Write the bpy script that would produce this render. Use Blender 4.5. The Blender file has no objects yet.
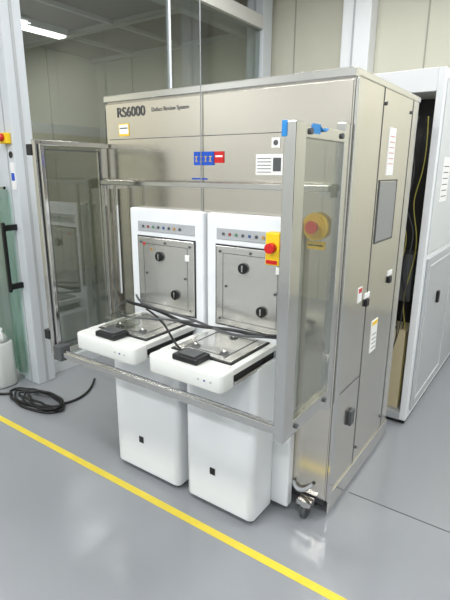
import bpy, math, random, bmesh
from mathutils import Vector, Matrix
random.seed(3)
sc=bpy.context.scene
# ---------------- materials ----------------
def s2l(c): return tuple(((v/255)/12.92 if v/255<=.04045 else ((v/255+.055)/1.055)**2.4) for v in c)+(1,)
M={}
def mat(name,col,rough=.5,metal=0,emit=0,noise=0,nscale=8,stretch=(1,1,1),bump=0,rvar=0,coat=0):
    if name in M: return M[name]
    m=bpy.data.materials.new(name); m.use_nodes=True; nt=m.node_tree; b=nt.nodes['Principled BSDF']
    c=s2l(col); b.inputs['Base Color'].default_value=c
    b.inputs['Roughness'].default_value=rough; b.inputs['Metallic'].default_value=metal
    if coat: b.inputs['Coat Weight'].default_value=coat
    if emit:
        b.inputs['Emission Color'].default_value=c; b.inputs['Emission Strength'].default_value=emit
    if noise or bump or rvar:
        tc=nt.nodes.new('ShaderNodeTexCoord'); mp=nt.nodes.new('ShaderNodeMapping'); mp.inputs['Scale'].default_value=stretch
        n=nt.nodes.new('ShaderNodeTexNoise'); n.inputs['Scale'].default_value=nscale; n.inputs['Detail'].default_value=5
        nt.links.new(tc.outputs['Object'],mp.inputs['Vector']); nt.links.new(mp.outputs['Vector'],n.inputs['Vector'])
        if noise:
            r=nt.nodes.new('ShaderNodeMapRange'); r.inputs['From Min'].default_value=.2; r.inputs['From Max'].default_value=.8
            r.inputs['To Min'].default_value=1-noise; r.inputs['To Max'].default_value=1+noise
            h=nt.nodes.new('ShaderNodeVectorMath'); h.operation='SCALE'; h.inputs[0].default_value=c[:3]
            nt.links.new(n.outputs['Fac'],r.inputs['Value']); nt.links.new(r.outputs['Result'],h.inputs['Scale'])
            nt.links.new(h.outputs['Vector'],b.inputs['Base Color'])
        if rvar:
            r=nt.nodes.new('ShaderNodeMapRange'); r.inputs['From Min'].default_value=.2; r.inputs['From Max'].default_value=.8
            r.inputs['To Min'].default_value=rough-rvar; r.inputs['To Max'].default_value=rough+rvar
            nt.links.new(n.outputs['Fac'],r.inputs['Value']); nt.links.new(r.outputs['Result'],b.inputs['Roughness'])
        if bump:
            bp=nt.nodes.new('ShaderNodeBump'); bp.inputs['Strength'].default_value=bump; bp.inputs['Distance'].default_value=.01
            nt.links.new(n.outputs['Fac'],bp.inputs['Height']); nt.links.new(bp.outputs['Normal'],b.inputs['Normal'])
    M[name]=m; return m
def clearmat(name,tint,fac,rough=.03):
    m=bpy.data.materials.new(name); m.use_nodes=True; nt=m.node_tree; nt.nodes.clear()
    o=nt.nodes.new('ShaderNodeOutputMaterial'); mx=nt.nodes.new('ShaderNodeMixShader')
    t=nt.nodes.new('ShaderNodeBsdfTransparent'); t.inputs[0].default_value=s2l(tint)
    g=nt.nodes.new('ShaderNodeBsdfGlossy'); g.inputs['Roughness'].default_value=rough
    mx.inputs[0].default_value=fac
    nt.links.new(t.outputs[0],mx.inputs[1]); nt.links.new(g.outputs[0],mx.inputs[2]); nt.links.new(mx.outputs[0],o.inputs[0])
    M[name]=m; return m
steel=mat('brushed_steel',(224,218,208),.19,1,noise=.05,nscale=2,stretch=(1,1,220),rvar=.05)
steelv=mat('brushed_steel_side',(218,214,207),.19,1,noise=.05,nscale=2,stretch=(1,160,1),rvar=.05)
satin=mat('satin_steel',(214,213,210),.14,1)
alu=mat('aluminium_plate',(220,219,214),.24,.8,noise=.02,nscale=5)
white=mat('white_powder_coat',(236,239,242),.3)
tray=mat('tray_white',(227,228,224),.35)
cream=mat('wall_cream',(208,206,190),.55,noise=.015,nscale=2)
cool=mat('wall_white',(216,218,216),.5,noise=.01,nscale=2)
creamd=mat('wall_joint',(165,163,150),.6)
black=mat('black_plastic',(18,18,20),.4)
dark=mat('dark_gap',(30,30,32),.6)
dgrey=mat('dark_grey',(80,82,84),.5)
grey=mat('light_grey_panel',(206,209,211),.4)
grey2=mat('grey_panel',(176,179,182),.4)
offw=mat('cabinet_offwhite',(232,234,236),.38)
colm=mat('column_paint',(204,209,214),.35)
yellow=mat('yellow',(240,200,30),.45)
lineY=mat('yellow_floor_tape',(222,200,64),.4,noise=.06,nscale=12)
red=mat('red',(200,30,28),.35)
blue=mat('blue_label',(20,80,190),.4)
tape=mat('blue_tape',(40,135,205),.5)
paper=mat('paper',(240,240,238),.6)
roofm=mat('booth_roof',(140,132,125),.5,noise=.05,nscale=2)
beam=mat('roof_beam',(200,199,193),.5)
lamp=mat('lamp_diffuser',(255,253,250),.5,emit=6)
ceilm=mat('ceiling_paint',(228,228,226),.7)
beige=mat('beige_panel',(205,192,158),.5)
acr=clearmat('clear_acrylic',(228,230,226),.14,.015)
glass=clearmat('booth_glass',(226,230,228),.12,.015)
green=clearmat('green_curtain',(176,214,196),.28,.35)
jug=mat('jug_plastic',(210,213,210),.4)
fl=mat('epoxy_floor',(142,145,149),.15,noise=.05,nscale=.8,rvar=.03)
# ---------------- helpers ----------------
def root(name,loc=(0,0,0)):
    e=bpy.data.objects.new(name,None); e.location=loc; sc.collection.objects.link(e); e.empty_display_size=.1
    return e
def link(o,parent,m):
    sc.collection.objects.link(o)
    if m: o.data.materials.append(m)
    if parent: o.parent=parent
    return o
def box(parent,name,x0,x1,y0,y1,z0,z1,m,bev=0,seg=2):
    me=bpy.data.meshes.new(name); bm=bmesh.new(); bmesh.ops.create_cube(bm,size=1)
    cx,cy,cz=(x0+x1)/2,(y0+y1)/2,(z0+z1)/2
    for v in bm.verts: v.co=Vector((v.co.x*(x1-x0),v.co.y*(y1-y0),v.co.z*(z1-z0)))
    if bev:
        bmesh.ops.bevel(bm,geom=list(bm.edges),offset=bev,segments=seg,profile=.5,affect='EDGES')
    bm.to_mesh(me); bm.free()
    o=bpy.data.objects.new(name,me); o.location=(cx,cy,cz); return link(o,parent,m)
def vbox(parent,name,x0,x1,y0,y1,z0,z1,m,rad,top=.006):
    me=bpy.data.meshes.new(name); bm=bmesh.new(); bmesh.ops.create_cube(bm,size=1)
    for v in bm.verts: v.co=Vector((v.co.x*(x1-x0),v.co.y*(y1-y0),v.co.z*(z1-z0)))
    ve=[e for e in bm.edges if abs(e.verts[0].co.z-e.verts[1].co.z)>1e-4]
    bmesh.ops.bevel(bm,geom=ve,offset=rad,segments=6,profile=.5,affect='EDGES')
    he=[e for e in bm.edges if abs(e.verts[0].co.z-e.verts[1].co.z)<1e-5]
    bmesh.ops.bevel(bm,geom=he,offset=top,segments=2,profile=.5,affect='EDGES')
    for f in bm.faces: f.smooth=len(f.verts)==4 and f.calc_area()<.03
    bm.to_mesh(me); bm.free()
    o=bpy.data.objects.new(name,me); o.location=((x0+x1)/2,(y0+y1)/2,(z0+z1)/2); return link(o,parent,m)
def cyl(parent,name,c,r,h,axis,m,r2=None,n=28):
    me=bpy.data.meshes.new(name); bm=bmesh.new()
    bmesh.ops.create_cone(bm,cap_ends=True,segments=n,radius1=r,radius2=r if r2 is None else r2,depth=h)
    for f in bm.faces:
        if len(f.verts)==4: f.smooth=True
    if axis=='X': bmesh.ops.rotate(bm,verts=bm.verts,matrix=Matrix.Rotation(math.pi/2,3,'Y'))
    if axis=='Y': bmesh.ops.rotate(bm,verts=bm.verts,matrix=Matrix.Rotation(math.pi/2,3,'X'))
    bm.to_mesh(me); bm.free(); o=bpy.data.objects.new(name,me); o.location=c; return link(o,parent,m)
def tube(parent,name,pts,r,m,res=8,cyclic=False):
    cu=bpy.data.curves.new(name,'CURVE'); cu.dimensions='3D'; cu.bevel_depth=r; cu.bevel_resolution=3; cu.resolution_u=res
    sp=cu.splines.new('NURBS'); sp.points.add(len(pts)-1)
    for p,q in zip(sp.points,pts): p.co=(*q,1)
    sp.order_u=min(4,len(pts)); sp.use_endpoint_u=True; sp.use_cyclic_u=cyclic
    o=bpy.data.objects.new(name,cu); return link(o,parent,m)
def text(parent,name,s,loc,size,m,face='-Y',bold=0):
    cu=bpy.data.curves.new(name,'FONT'); cu.body=s; cu.size=size; cu.extrude=.0004; cu.offset=bold
    o=bpy.data.objects.new(name,cu); o.location=loc
    o.rotation_euler=(math.pi/2,0,0) if face=='-Y' else (math.pi/2,0,math.pi/2)
    return link(o,parent,m)
def outline(parent,name,ax,v,a0,a1,z0,z1,m,t=.004,d=.002):
    segs=[(a0,a1,z0,z0+t),(a0,a1,z1-t,z1),(a0,a0+t,z0+t,z1-t),(a1-t,a1,z0+t,z1-t)]
    for i,(p,q,r,s) in enumerate(segs):
        if ax=='Y': box(parent,f'{name}_{i}',p,q,v-d,v,r,s,m)
        else: box(parent,f'{name}_{i}',v,v+d,p,q,r,s,m)
# ---------------- room ----------------
XL,XR,YF,YB,H=-6.4,3.2,-3.2,5.5,3.7
box(None,'floor',XL-.2,XR+.2,YF-.2,YB+.2,-.1,0,fl)
box(None,'ceiling',XL-.2,XR+.2,YF-.2,YB+.2,H,H+.1,ceilm)
wb=root('wall_back'); box(wb,'panel',XL-.2,XR+.2,YB,YB+.15,0,H,cream)
for i,x in enumerate([-5.6,-4.8,-2.9,-1.41,-.2,1.0]): box(wb,f'joint_{i}',x-.008,x+.008,YB-.004,YB,0,H,creamd)
wl=root('wall_left'); box(wl,'panel',XL-.15,XL,YF,YB,0,H,cream)
for i,y in enumerate([0,1.2,2.4,3.6,4.6]): box(wl,f'joint_{i}',XL,XL+.004,y-.008,y+.008,0,H,creamd)
wr=root('wall_right'); box(wr,'panel',XR,XR+.15,YF,YB,0,H,cool)
for i in range(7): box(wr,f'joint_{i}',XR-.004,XR,-2.5+i*1.2,-2.49+i*1.2,0,H,dgrey)  # dark lines added on this unseen wall for contrast in the steel's reflections
wf=root('wall_front'); box(wf,'panel',XL,XR,YF-.15,YF,0,H,cool)
for i in range(8): box(wf,f'joint_{i}',-5.8+i*1.2,-5.79+i*1.2,YF,YF+.004,0,H,dgrey)  # unseen wall: dark lines put in to break up the steel's reflections
d=root('added_reflection_door'); box(d,'leaf',-2.6,-1.5,YF+.002,YF+.04,0,2.1,grey2,.005); box(d,'frame_left',-2.68,-2.6,YF+.002,YF+.06,0,2.18,dgrey); box(d,'frame_right',-1.5,-1.42,YF+.002,YF+.06,0,2.18,dgrey); box(d,'frame_top',-2.6,-1.5,YF+.002,YF+.06,2.1,2.18,dgrey); box(d,'glass',-2.3,-1.8,YF+.04,YF+.045,1.2,1.9,dark)  # invented door out of view, added so the steel reflects something dark
w=root('added_reflection_window'); box(w,'frame',XR-.05,XR-.002,-1.5,3.0,1.0,2.3,dgrey); box(w,'pane_1',XR-.06,XR-.05,-1.42,.7,1.08,2.22,dark); box(w,'pane_2',XR-.06,XR-.05,.78,2.92,1.08,2.22,dark)  # unseen dark window band, added to give the steel contrasting reflections
p=root('wall_pipe_chase'); box(p,'chase',-2.24,-1.93,5.3,5.498,0,H-.02,offw,.01); box(p,'pipe_strip',-2.12,-2.10,5.292,5.3,0,H-.02,grey2)
w=root('window_1')
box(w,'frame',-6.2,-5.0,YB-.05,YB-.002,.9,2.5,dgrey); box(w,'pane',-6.12,-5.63,YB-.06,YB-.05,.98,2.42,grey2); box(w,'pane_right',-5.57,-5.08,YB-.06,YB-.05,.98,2.42,grey2)
box(None,'floor_tape_yellow',-6,1.5,1.428,1.466,0,.002,lineY)
box(None,'floor_seam',-.68,3.1,2.078,2.084,0,.001,dgrey)
# ---------------- booth ----------------
bo=root('cleanroom_booth')
box(bo,'roof_panel',-6.35,-3.5,-.6,5.45,3.24,3.3,roofm)
box(bo,'roof_edge_right',-3.56,-3.44,-.6,5.45,3.16,3.34,beam,.005)
box(bo,'roof_edge_rear',-6.35,-3.5,5.38,5.45,3.18,3.24,beam,.005)
for i,y in enumerate([1.0,2.6,4.2]): box(bo,f'roof_rib_{i}',-6.35,-3.56,y,y+.07,3.18,3.24,beam)
for i,x in enumerate([-5.5,-4.6]): box(bo,f'roof_rail_{i}',x,x+.05,-.6,5.45,3.2,3.24,beam)
box(bo,'rear_post',-3.38,-3.15,5.2,5.40,0,3.68,colm,.01)
box(bo,'rear_post_groove',-3.28,-3.25,5.19,5.2,0,3.68,grey2)
box(bo,'front_column',-3.27,-3.08,1.90,2.05,0,3.68,colm,.006)
box(bo,'front_column_groove',-3.17,-3.16,1.896,1.90,0,3.68,grey2)
box(bo,'front_column_groove_side',-3.08,-3.076,1.965,1.985,0,3.68,grey2)
box(bo,'outer_panel',-4.6,-3.40,1.99,2.03,1.5,3.68,offw,.004)
box(bo,'side_beam',-3.27,-3.15,2.05,5.2,3.16,3.3,beam,.005)
box(bo,'side_glass',-3.205,-3.195,2.05,5.2,.1,3.16,glass)
box(bo,'side_mullion',-3.21,-3.18,3.6,3.63,.1,3.16,colm)
box(bo,'side_sill',-3.24,-3.16,2.05,5.2,0,.1,colm)
box(bo,'door_stile',-3.40,-3.27,1.93,1.99,0,3.68,colm,.004)
hx=-3.155
box(bo,'door_handle',hx-.013,hx+.013,1.79,1.815,.74,1.24,black,.008)
box(bo,'door_handle_mount_top',hx-.013,hx+.013,1.81,1.90,1.18,1.22,black)
box(bo,'door_handle_mount_low',hx-.013,hx+.013,1.81,1.90,.76,.80,black)
box(bo,'switch_plate',-3.18,-3.10,1.86,1.9,1.76,1.83,yellow,.005); cyl(bo,'switch_button',(-3.14,1.85,1.80),.024,.03,'Y',red)
cyl(bo,'round_sticker',(-3.125,1.898,1.69),.022,.003,'Y',black); box(bo,'notice',-3.14,-3.095,1.895,1.9,1.46,1.64,paper); box(bo,'notice_print',-3.135,-3.10,1.893,1.895,1.52,1.57,blue)
for i,(x,y) in enumerate([(-5.39,3.75),(-5.2,1.0)]):
    box(bo,f'lamp_housing_{i}',x-.1,x+.1,y-.4,y+.4,3.17,3.24,white); box(bo,f'lamp_tube_{i}',x-.07,x+.07,y-.38,y+.38,3.15,3.17,lamp)
me=bpy.data.meshes.new('curtain'); bm=bmesh.new(); N=70; prev=None
for i in range(N+1):
    x=-4.9+1.72*i/N; y=1.865+.014*math.sin(i*1.1)
    a=bm.verts.new((x,y,.08)); b=bm.verts.new((x,y,1.46))
    if prev: bm.faces.new((prev[0],a,b,prev[1]))
    prev=(a,b)
bm.to_mesh(me); bm.free(); cu=root('green_vinyl_curtain'); link(bpy.data.objects.new('sheet',me),cu,green)
tube(cu,'rail',[(-4.9,1.865,1.47),(-4,1.865,1.47),(-3.19,1.865,1.47)],.010,satin)
j=root('plastic_jug'); vbox(j,'body',-3.38,-3.22,1.67,1.83,.0,.36,jug,.05,.02); cyl(j,'shoulder',(-3.30,1.75,.39),.075,.06,'Z',jug,r2=.03); cyl(j,'cap',(-3.30,1.75,.43),.03,.04,'Z',white)
tube(j,'handle',[(-3.25,1.75,.36),(-3.23,1.75,.43),(-3.30,1.75,.43)],.012,jug)
# ---------------- machine ----------------
X0,X1,Y0,Y1,ZT=-2.05,-.70,1.82,2.73,1.96
mc=root('semiconductor_inspection_machine')
box(mc,'body',X0,X1,Y0,Y1,.10,ZT,steelv,.006)
box(mc,'front_panel',X0,X1-.005,Y0-.012,Y0-.001,.12,1.925,steel,.003)
box(mc,'front_top_rail',X0-.005,X1+.005,Y0-.02,Y0+.03,1.932,1.965,satin,.004)
box(mc,'plinth',X0+.05,X1-.03,Y0+.05,Y1-.03,.03,.10,dgrey)
for i,(x,y) in enumerate([(X0+.12,Y0+.12),(X1-.1,Y0+.1),(X0+.12,Y1-.12),(X1-.1,Y1-.1)]):
    cyl(mc,f'foot_{i}',(x,y,.02),.035,.04,'Z',black)
yf=Y0-.013
box(mc,'front_seam',X0+.02,X1-.02,yf-.001,yf+.002,1.748,1.751,dgrey)
text(mc,'logo_text','RS6000',(-1.965,yf-.002,1.858),.066,dgrey,bold=.0006)
text(mc,'caption_text','Defect Review System',(-1.72,yf-.002,1.872),.026,dgrey)
box(mc,'white_sticker',-1.955,-1.88,yf-.001,yf,1.765,1.825,yellow); box(mc,'white_sticker_inner',-1.95,-1.885,yf-.002,yf,1.775,1.82,paper); box(mc,'sticker_print',-1.945,-1.89,yf-.003,yf,1.80,1.806,dgrey)
box(mc,'blue_sign',-1.455,-1.34,yf-.004,yf,1.62,1.68,blue)
for i,x in enumerate([-1.445,-1.418,-1.391,-1.364]):
    box(mc,f'blue_sign_glyph_a{i}',x,x+.014,yf-.006,yf,1.657,1.66,yellow); box(mc,f'blue_sign_glyph_b{i}',x+.004,x+.007,yf-.006,yf,1.64,1.657,yellow); box(mc,f'blue_sign_glyph_c{i}',x,x+.012,yf-.006,yf,1.636,1.639,yellow)
box(mc,'red_sign',-1.335,-1.285,yf-.004,yf,1.63,1.68,red); box(mc,'red_sign_band',-1.33,-1.29,yf-.005,yf,1.655,1.663,paper)
box(mc,'rating_plate',-1.115,-.985,yf-.002,yf,1.58,1.665,paper)
for i in range(5): box(mc,f'rating_line_{i}',-1.108,-1.04,yf-.003,yf,1.590+i*.014,1.593+i*.014,dgrey)
box(mc,'rating_code',-1.03,-.992,yf-.003,yf,1.595,1.65,dgrey)
box(mc,'logo_plate',-1.04,-1.0,yf-.002,yf,1.69,1.73,paper); cyl(mc,'logo_mark',(-1.02,yf-.002,1.71),.011,.003,'Y',dgrey)
box(mc,'small_tag',-1.47,-1.38,yf-.002,yf,1.555,1.562,blue)
cyl(mc,'stop_collar',(-.815,yf-.012,1.38),.056,.024,'Y',yellow); cyl(mc,'stop_ring',(-.815,yf-.026,1.38),.046,.008,'Y',mat('yellow_deep',(225,180,20),.4)); cyl(mc,'stop_stem',(-.815,yf-.036,1.38),.018,.02,'Y',red); cyl(mc,'stop_mushroom',(-.815,yf-.052,1.38),.022,.018,'Y',red,r2=.026); box(mc,'stop_label',-.855,-.775,yf-.003,yf,1.285,1.318,yellow); box(mc,'stop_label_print',-.848,-.782,yf-.004,yf,1.298,1.304,black)
xs=X1
for i,y in enumerate([2.16,2.62]): box(mc,f'side_seam_{i}',xs,xs+.002,y-.002,y+.002,.12,1.94,dgrey)
box(mc,'side_seam_h',xs,xs+.002,1.84,2.16,.62,.625,dgrey)
box(mc,'side_corner_post',xs,xs+.012,Y0,Y0+.05,.1,1.93,satin,.003)
outline(mc,'panel_recess','X',xs,2.19,2.46,1.27,1.56,dgrey,.006,.004)
box(mc,'side_screen',xs,xs+.003,2.2,2.45,1.28,1.55,mat('screen_grey',(135,137,138),.3))
box(mc,'side_notice',xs,xs+.003,2.27,2.37,1.58,1.79,paper)
for i in range(6): box(mc,f'notice_line_{i}',xs,xs+.004,2.285,2.355,1.63+i*.024,1.633+i*.024,mat('print_red',(205,130,120),.6))
for i,(y,z) in enumerate([(2.13,.98),(2.47,1.03)]):
    box(mc,f'latch_{i}',xs,xs+.012,y,y+.04,z,z+.035,black,.004)
    box(mc,f'latch_label_{i}',xs,xs+.003,y-.01,y+.06,z+.04,z+.065,paper)
box(mc,'warning_label_red',xs,xs+.003,2.035,2.075,1.065,1.085,red); box(mc,'warning_label_red_base',xs,xs+.002,2.03,2.08,1.02,1.09,paper)
box(mc,'warning_label_white',xs,xs+.003,2.27,2.36,.70,.87,paper); box(mc,'warning_label_yellow',xs,xs+.004,2.275,2.355,.845,.865,yellow)
for i in range(4): box(mc,f'warning_line_{i}',xs,xs+.004,2.285,2.345,.72+i*.024,.724+i*.024,dgrey)
box(mc,'lower_handle',xs,xs+.018,2.03,2.08,.40,.48,dgrey,.005)
box(mc,'side_skirt',xs,xs+.006,Y0+.02,Y1,.02,.12,satin,.002)
box(mc,'top_side_rail',xs-.02,xs+.006,Y0,Y1,1.94,1.965,satin,.003)
for i,(y,z) in enumerate([(2.19,1.88),(2.59,1.88),(2.19,.2),(2.59,.2)]): cyl(mc,f'side_bolt_{i}',(xs+.003,y,z),.008,.006,'X',dgrey)
box(mc,'caster_bracket',-.82,-.75,1.76,1.81,.075,.10,satin); cyl(mc,'caster_wheel',(-.785,1.785,.032),.032,.024,'X',dgrey); box(mc,'caster_fork',-.80,-.77,1.77,1.80,.055,.08,satin)
tube(mc,'drain_hose',[(-.86,1.80,.16),(-.84,1.79,.11),(-.80,1.78,.13),(-.76,1.80,.18)],.009,grey2)
# shutter frame in front of panel
box(mc,'shutter_bar',-2.0,-.73,1.70,1.72,1.522,1.545,satin,.003)
box(mc,'shutter_stile',-2.0,-1.975,1.70,1.72,.72,1.52,satin,.003)
box(mc,'shutter_stile_inner',-1.90,-1.888,1.70,1.715,.95,1.52,satin,.002)
for i,x in enumerate([-2.0,-.78]): box(mc,f'shutter_bracket_{i}',x,x+.05,1.72,Y0-.013,1.50,1.55,satin)
# ---------------- load ports ----------------
for k,(bx0,bx1,tx0,tx1,px0,px1) in enumerate([(-1.85,-1.365,-1.80,-1.41,-1.835,-1.385),(-1.345,-.865,-1.33,-.945,-1.335,-.945)]):
    lp=root('wafer_load_port')
    box(lp,'bezel',bx0,bx1,1.755,1.805,.03,1.41,white,.010,3)
    box(lp,'bezel_opening_gasket',bx0+.055,bx1-.045,1.751,1.757,.885,1.272,dark)
    box(lp,'port_door_plate',bx0+.061,bx1-.051,1.746,1.754,.891,1.266,alu,.003)
    outline(lp,'door_inner_line','Y',1.746,bx0+.10,bx1-.09,.92,1.235,dgrey,.0025,.001)
    box(lp,'indicator_strip',bx0+.06,bx1-.05,1.751,1.757,1.295,1.345,grey2,.002)
    for i in range(8):
        cyl(lp,f'indicator_{i}',(bx0+.10+i*.035,1.749,1.32),.007,.004,'Y',[dgrey,mat('led_red',(150,70,65),.4),mat('led_green',(80,130,95),.4),dgrey,mat('led_blue',(70,95,140),.4),dgrey,mat('led_amber',(180,140,70),.4),dgrey][i])
    for i,(dx,z) in enumerate([(.215,1.175),(.315,.99)]):
        cyl(lp,f'latch_knob_{i}',(bx0+dx,1.740,z),.024,.012,'Y',black); box(lp,f'latch_key_{i}',bx0+dx-.004,bx0+dx+.004,1.73,1.734,z-.015,z+.015,satin)
    for i,(dx,z) in enumerate([(.085,1.24),(.41,1.24),(.085,.92),(.41,.92),(.12,1.08),(.38,1.08),(.25,1.245)]):
        cyl(lp,f'screw_{i}',(bx0+dx,1.743,z),.006,.004,'Y',dgrey)
    for i,(dx,z,mm) in enumerate([(.10,1.225,red),(.15,1.20,mat('led_amber',(180,140,70),.4))] if k==0 else []):
        box(lp,f'plate_sticker_{i}',bx0+dx,bx0+dx+.013,1.743,1.746,z,z+.013,mm)
    box(lp,'handling_label',bx0+.38,bx0+.405,1.743,1.746,1.17,1.20,paper)
    vbox(lp,'pedestal',px0,px1,1.565,1.757,.03,.79,white,.03,.008)
    box(lp,'pedestal_kick',px0+.03,px1-.03,1.60,1.75,0,.035,dgrey)
    box(lp,'vent_decal',(px0+px1)/2-.045,(px0+px1)/2-.015,1.562,1.566,.20,.235,black)
    vbox(lp,'tray_front',tx0,tx1,1.32,1.42,.778,.856,tray,.028,.008)
    for s,(a,b) in enumerate([(tx0,tx0+.03),(tx1-.03,tx1)]): box(lp,f'tray_rail_{s}',a,b,1.40,1.75,.829,.856,tray,.004)
    box(lp,'tray_core',tx0+.02,tx1-.02,1.41,1.75,.786,.829,dark)
    for s,(a,b) in enumerate([(tx0+.004,tx0+.02),(tx1-.02,tx1-.004)]): box(lp,f'tray_rail_low_{s}',a,b,1.42,1.75,.783,.797,satin)
    box(lp,'tray_deck',tx0+.03,tx1-.03,1.40,1.75,.829,.852,tray)
    box(lp,'deck_gap',tx0+.035,tx1-.035,1.435,1.74,.852,.858,dark)
    box(lp,'kinematic_plate',tx0+.043,tx1-.043,1.443,1.735,.854,.864,alu,.002)
    for s,x in enumerate([tx0+.085,tx1-.09]): box(lp,f'plate_slot_{s}',x,x+.005,1.46,1.72,.864,.8655,dgrey)
    for s,y in enumerate([1.475,1.70]): box(lp,f'plate_slot_cross_{s}',tx0+.09,tx1-.09,y,y+.004,.864,.8655,dgrey)
    for i,(dx,y) in enumerate([(.12,1.5),(.27,1.5),(.195,1.68)]):
        cyl(lp,f'kinematic_pin_{i}',(tx0+dx,y,.872),.012,.02,'Z',satin,r2=.006)
        cyl(lp,f'pin_base_{i}',(tx0+dx,y,.866),.02,.004,'Z',dgrey)
    box(lp,'front_sensor_block',tx0+.12,tx0+.25,1.34,1.435,.855,.882,black,.008,3)
    box(lp,'sensor_block_cover',tx0+.14,tx0+.23,1.355,1.425,.882,.886,dgrey,.002)
    for i in range(3): box(lp,f'tray_mark_{i}',tx0+.27+i*.03,tx0+.278+i*.03,1.318,1.321,.815,.822,M['led_blue'] if i==1 else grey2)
    if k==0: box(lp,'clear_cover',tx0+.06,tx0+.2,1.45,1.56,.866,.92,acr,.01)
cb=root('cable_bundle')
tube(cb,'cable_1',[(-1.84,1.72,.92),(-1.78,1.60,.95),(-1.62,1.66,.93),(-1.45,1.60,.93),(-1.30,1.58,.91),(-1.1,1.66,.92),(-.95,1.62,.92),(-.85,1.70,.93)],.008,black)
tube(cb,'cable_2',[(-1.80,1.73,.95),(-1.72,1.66,.95),(-1.60,1.62,.94),(-1.40,1.64,.93),(-1.25,1.62,.92),(-1.05,1.60,.90),(-.9,1.66,.93),(-.85,1.70,.90)],.006,dgrey)
tube(cb,'cable_3',[(-1.62,1.62,.93),(-1.5,1.58,.92),(-1.36,1.50,.9),(-1.28,1.44,.875),(-1.2,1.4,.875)],.005,black)
tube(cb,'cable_4',[(-1.86,1.7,.91),(-1.78,1.52,.92),(-1.65,1.5,.90),(-1.5,1.56,.92),(-1.3,1.6,.93)],.005,dgrey)
# ---------------- guard frame ----------------
g=root('stainless_guard_frame')
YG=1.36
box(g,'right_post',-.742,-.70,YG,YG+.075,.64,1.745,satin,.003)
box(g,'right_rear_post',-.735,-.70,1.755,1.805,.60,1.77,satin,.003)
box(g,'right_top_rail',-.735,-.70,YG+.07,1.76,1.70,1.74,satin,.003)
box(g,'right_bottom_rail',-.735,-.70,YG+.07,1.76,.64,.70,satin,.003)
box(g,'right_acrylic',-.718,-.712,YG+.07,1.76,.69,1.71,acr)
box(g,'right_inner_channel',-.735,-.722,YG+.075,YG+.095,.70,1.70,satin,.001)
box(g,'front_bottom_rail',-2.0,-.74,YG,YG+.03,.672,.70,satin,.003)
box(g,'front_bottom_rail_lip',-2.0,-.74,YG+.008,YG+.012,.662,.712,satin)
box(g,'left_post',-2.065,-2.035,YG,YG+.03,.66,1.73,satin,.003)
box(g,'left_post_inner',-2.028,-2.012,YG+.012,YG+.03,.70,1.71,satin,.002)
box(g,'left_post_seal',-2.036,-2.027,YG+.012,YG+.03,.70,1.71,black)
box(g,'left_rear_post',-2.065,-2.05,1.74,1.80,.72,1.73,satin,.003)
box(g,'left_top_rail',-2.06,-2.035,YG+.03,1.80,1.705,1.73,satin,.003)
box(g,'left_bottom_rail',-2.06,-2.03,YG+.03,1.80,.66,.69,satin,.003)
box(g,'left_acrylic',-2.052,-2.046,YG+.03,1.76,.69,1.71,acr)
outline(g,'left_acrylic_seal','X',-2.046,YG+.05,1.75,.71,1.69,dgrey,.006,.003)
box(g,'bottom_left_bracket',-2.03,-1.97,YG-.01,YG+.05,.65,.73,dgrey,.004)
for i,z in enumerate([.75,1.66]): box(g,f'hinge_{i}',-2.10,-2.06,YG-.005,YG+.03,z,z+.05,black,.003)
box(g,'blue_tape_post',-.748,-.73,YG-.004,YG+.04,1.70,1.748,tape,.002)
box(g,'blue_tape_rail',-.70,-.697,1.47,1.53,1.715,1.745,tape)
tube(g,'blue_tape_tail',[(-.697,1.53,1.735),(-.695,1.56,1.72),(-.695,1.58,1.735)],.004,tape)
for i,(y,z) in enumerate([(1.46,1.72),(1.72,1.72),(1.46,.67),(1.72,.67)]): cyl(g,f'panel_bolt_{i}',(-.697,y,z),.01,.008,'X',dgrey)
e=root('emergency_stop_button'); box(e,'yellow_plate',-.802,-.748,YG+.01,YG+.05,1.29,1.40,yellow,.004); cyl(e,'button',(-.775,YG-.002,1.35),.017,.025,'Y',red); box(e,'text_strip',-.797,-.755,YG+.008,YG+.01,1.295,1.308,red)
# ---------------- right cabinet ----------------
c=root('control_cabinet')
CX0,CX1,CY0,CY1,CZ=-1.05,-.63,2.93,5.0,2.14
box(c,'side_shell',CX1-.04,CX1,CY0,CY1,.03,CZ,offw,.004)
box(c,'top_cap',CX0,CX1-.04,CY0,CY1,2.02,CZ,offw,.004)
box(c,'left_shell',CX0,CX0+.03,CY0,CY1,.03,2.02,beige)
box(c,'rear_shell',CX0+.03,CX1-.04,CY1-.03,CY1,.03,2.02,dark)
box(c,'interior_back',CX0+.03,CX1-.04,CY0+.3,CY0+.33,.03,2.02,dark)
box(c,'interior_floor',CX0+.03,CX1-.04,CY0,CY0+.3,.03,.08,grey2)
box(c,'inner_beige_unit',CX0+.05,CX1-.07,CY0+.05,CY0+.25,.08,.62,beige,.004)
box(c,'inner_module',CX0+.05,CX1-.08,CY0+.1,CY0+.28,.8,1.1,dgrey,.004)
box(c,'side_upper_panel',CX1,CX1+.006,CY0+.05,CY1-.02,1.12,CZ-.05,grey,.002)
box(c,'side_lower_door',CX1,CX1+.012,CY0+.07,CY1-.05,.08,1.09,grey2,.004)
outline(c,'door_outline','X',CX1+.012,CY0+.12,CY0+.85,.14,1.04,grey,.01,.004)
box(c,'door_latch',CX1+.012,CX1+.03,CY0+.42,CY0+.46,.74,.82,black,.004)
box(c,'side_notice',CX1+.006,CX1+.009,CY0+.17,CY0+.36,1.42,1.68,paper)
for i in range(6): box(c,f'side_notice_line_{i}',CX1+.006,CX1+.010,CY0+.20,CY0+.33,1.45+i*.035,1.455+i*.035,dgrey)
box(c,'side_plinth',CX0+.02,CX1-.01,CY0+.02,CY1-.02,0,.03,dark)
random.seed(5)
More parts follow.
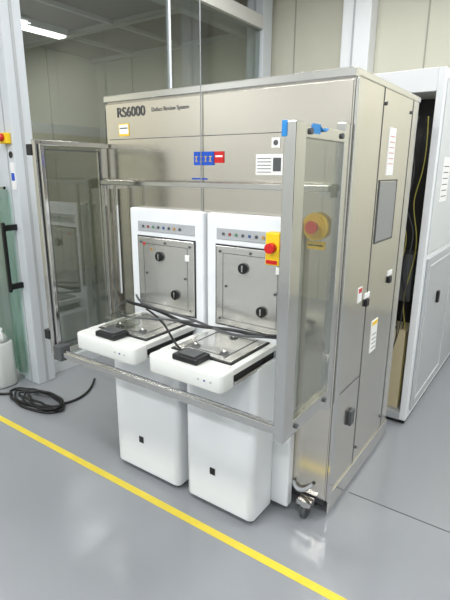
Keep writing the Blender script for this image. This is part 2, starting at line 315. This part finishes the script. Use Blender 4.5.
cols=[mat('wire_yellow',(180,172,80),.5),mat('wire_white',(210,210,205),.5),black,mat('wire_green',(90,140,90),.5),dgrey]
for i in range(16):
    x=-.98+.28*random.random(); y=CY0+.02+.05*random.random(); z=1.9; pts=[(x,y,z)]
    while z>.3:
        z-=.16; pts.append((min(-.70,max(-1.0,x+random.uniform(-.06,.06))),y+random.uniform(-.02,.03),z))
    tube(c,f'wire_{i}',pts,.003,cols[[0,2,1,2,4,3,2,4,4,2][i%10]])
# ---------------- floor cables ----------------
fc=root('floor_power_cable')
for k in range(5):
    pts=[]
    for i in range(22):
        a=i/22*math.tau; rx=.27-.025*k; ry=.11-.012*k
        pts.append((-2.86+.03*k+rx*math.cos(a)+random.uniform(-.02,.02),1.73+ry*math.sin(a)+random.uniform(-.014,.014),.012+.011*k))
    tube(fc,f'loop_{k}',pts,.009,black,cyclic=True)
tube(fc,'tail',[(-2.66,1.80,.012),(-2.60,1.92,.012),(-2.65,2.05,.012),(-2.8,2.2,.012)],.009,black)
tube(fc,'tail_2',[(-3.1,1.68,.012),(-3.15,1.58,.012),(-3.6,1.50,.012)],.009,black)
hc=root('hanging_cord'); cyl(hc,'cord',(-1.41,1.80,(1.25+H)/2),.0025,H-1.25,'Z',grey2); cyl(hc,'ceiling_clip',(-1.41,1.80,H-.01),.015,.02,'Z',white)
# ---------------- lights ----------------
for i,(x,y) in enumerate([(-4.5,0.2),(-2.0,0.1),(.6,.1),(-1.8,-1.9),(.9,-1.9),(-1.9,3.6),(.9,2.6),(.9,4.4),(-5,-2)]):
    l=root('ceiling_light'); box(l,'housing',x-.65,x+.65,y-.2,y+.2,H-.06,H-.001,white); box(l,'diffuser',x-.6,x+.6,y-.16,y+.16,H-.07,H-.06,lamp)
    ld=bpy.data.lights.new('fluorescent','AREA'); ld.shape='RECTANGLE'; ld.size=1.2; ld.size_y=.4; ld.energy=48; ld.color=(.975,.99,1)
    o=bpy.data.objects.new('fluorescent',ld); o.location=(x,y,H-.08); sc.collection.objects.link(o); o.parent=l
ld=bpy.data.lights.new('booth_light','AREA'); ld.shape='RECTANGLE'; ld.size=1.5; ld.size_y=3; ld.energy=36
o=bpy.data.objects.new('booth_light',ld); o.location=(-4.9,3,3.1); sc.collection.objects.link(o); o.parent=bo
wd=bpy.data.worlds.new('world'); sc.world=wd; wd.use_nodes=True; wd.node_tree.nodes['Background'].inputs[0].default_value=(.8,.82,.85,1); wd.node_tree.nodes['Background'].inputs[1].default_value=.5
# ---------------- camera ----------------
yaw,pit,rol=map(math.radians,(35.192,15.384,.349))
f0=Vector((-math.sin(yaw),math.cos(yaw),0)); r0=Vector((math.cos(yaw),math.sin(yaw),0)); u0=Vector((0,0,1))
fw=f0*math.cos(pit)-u0*math.sin(pit); u=u0*math.cos(pit)+f0*math.sin(pit)
r=r0*math.cos(rol)+u*math.sin(rol); u2=u*math.cos(rol)-r0*math.sin(rol)
cam=bpy.data.cameras.new('camera'); cam.sensor_fit='VERTICAL'; cam.sensor_height=24; cam.lens=473.1/600*24; cam.clip_start=.05
co=bpy.data.objects.new('camera',cam); sc.collection.objects.link(co)
co.matrix_world=Matrix(((r.x,u2.x,-fw.x,0),(r.y,u2.y,-fw.y,0),(r.z,u2.z,-fw.z,1.6),(0,0,0,1)))
sc.camera=co
sc.view_settings.view_transform='Standard'; sc.view_settings.exposure=0
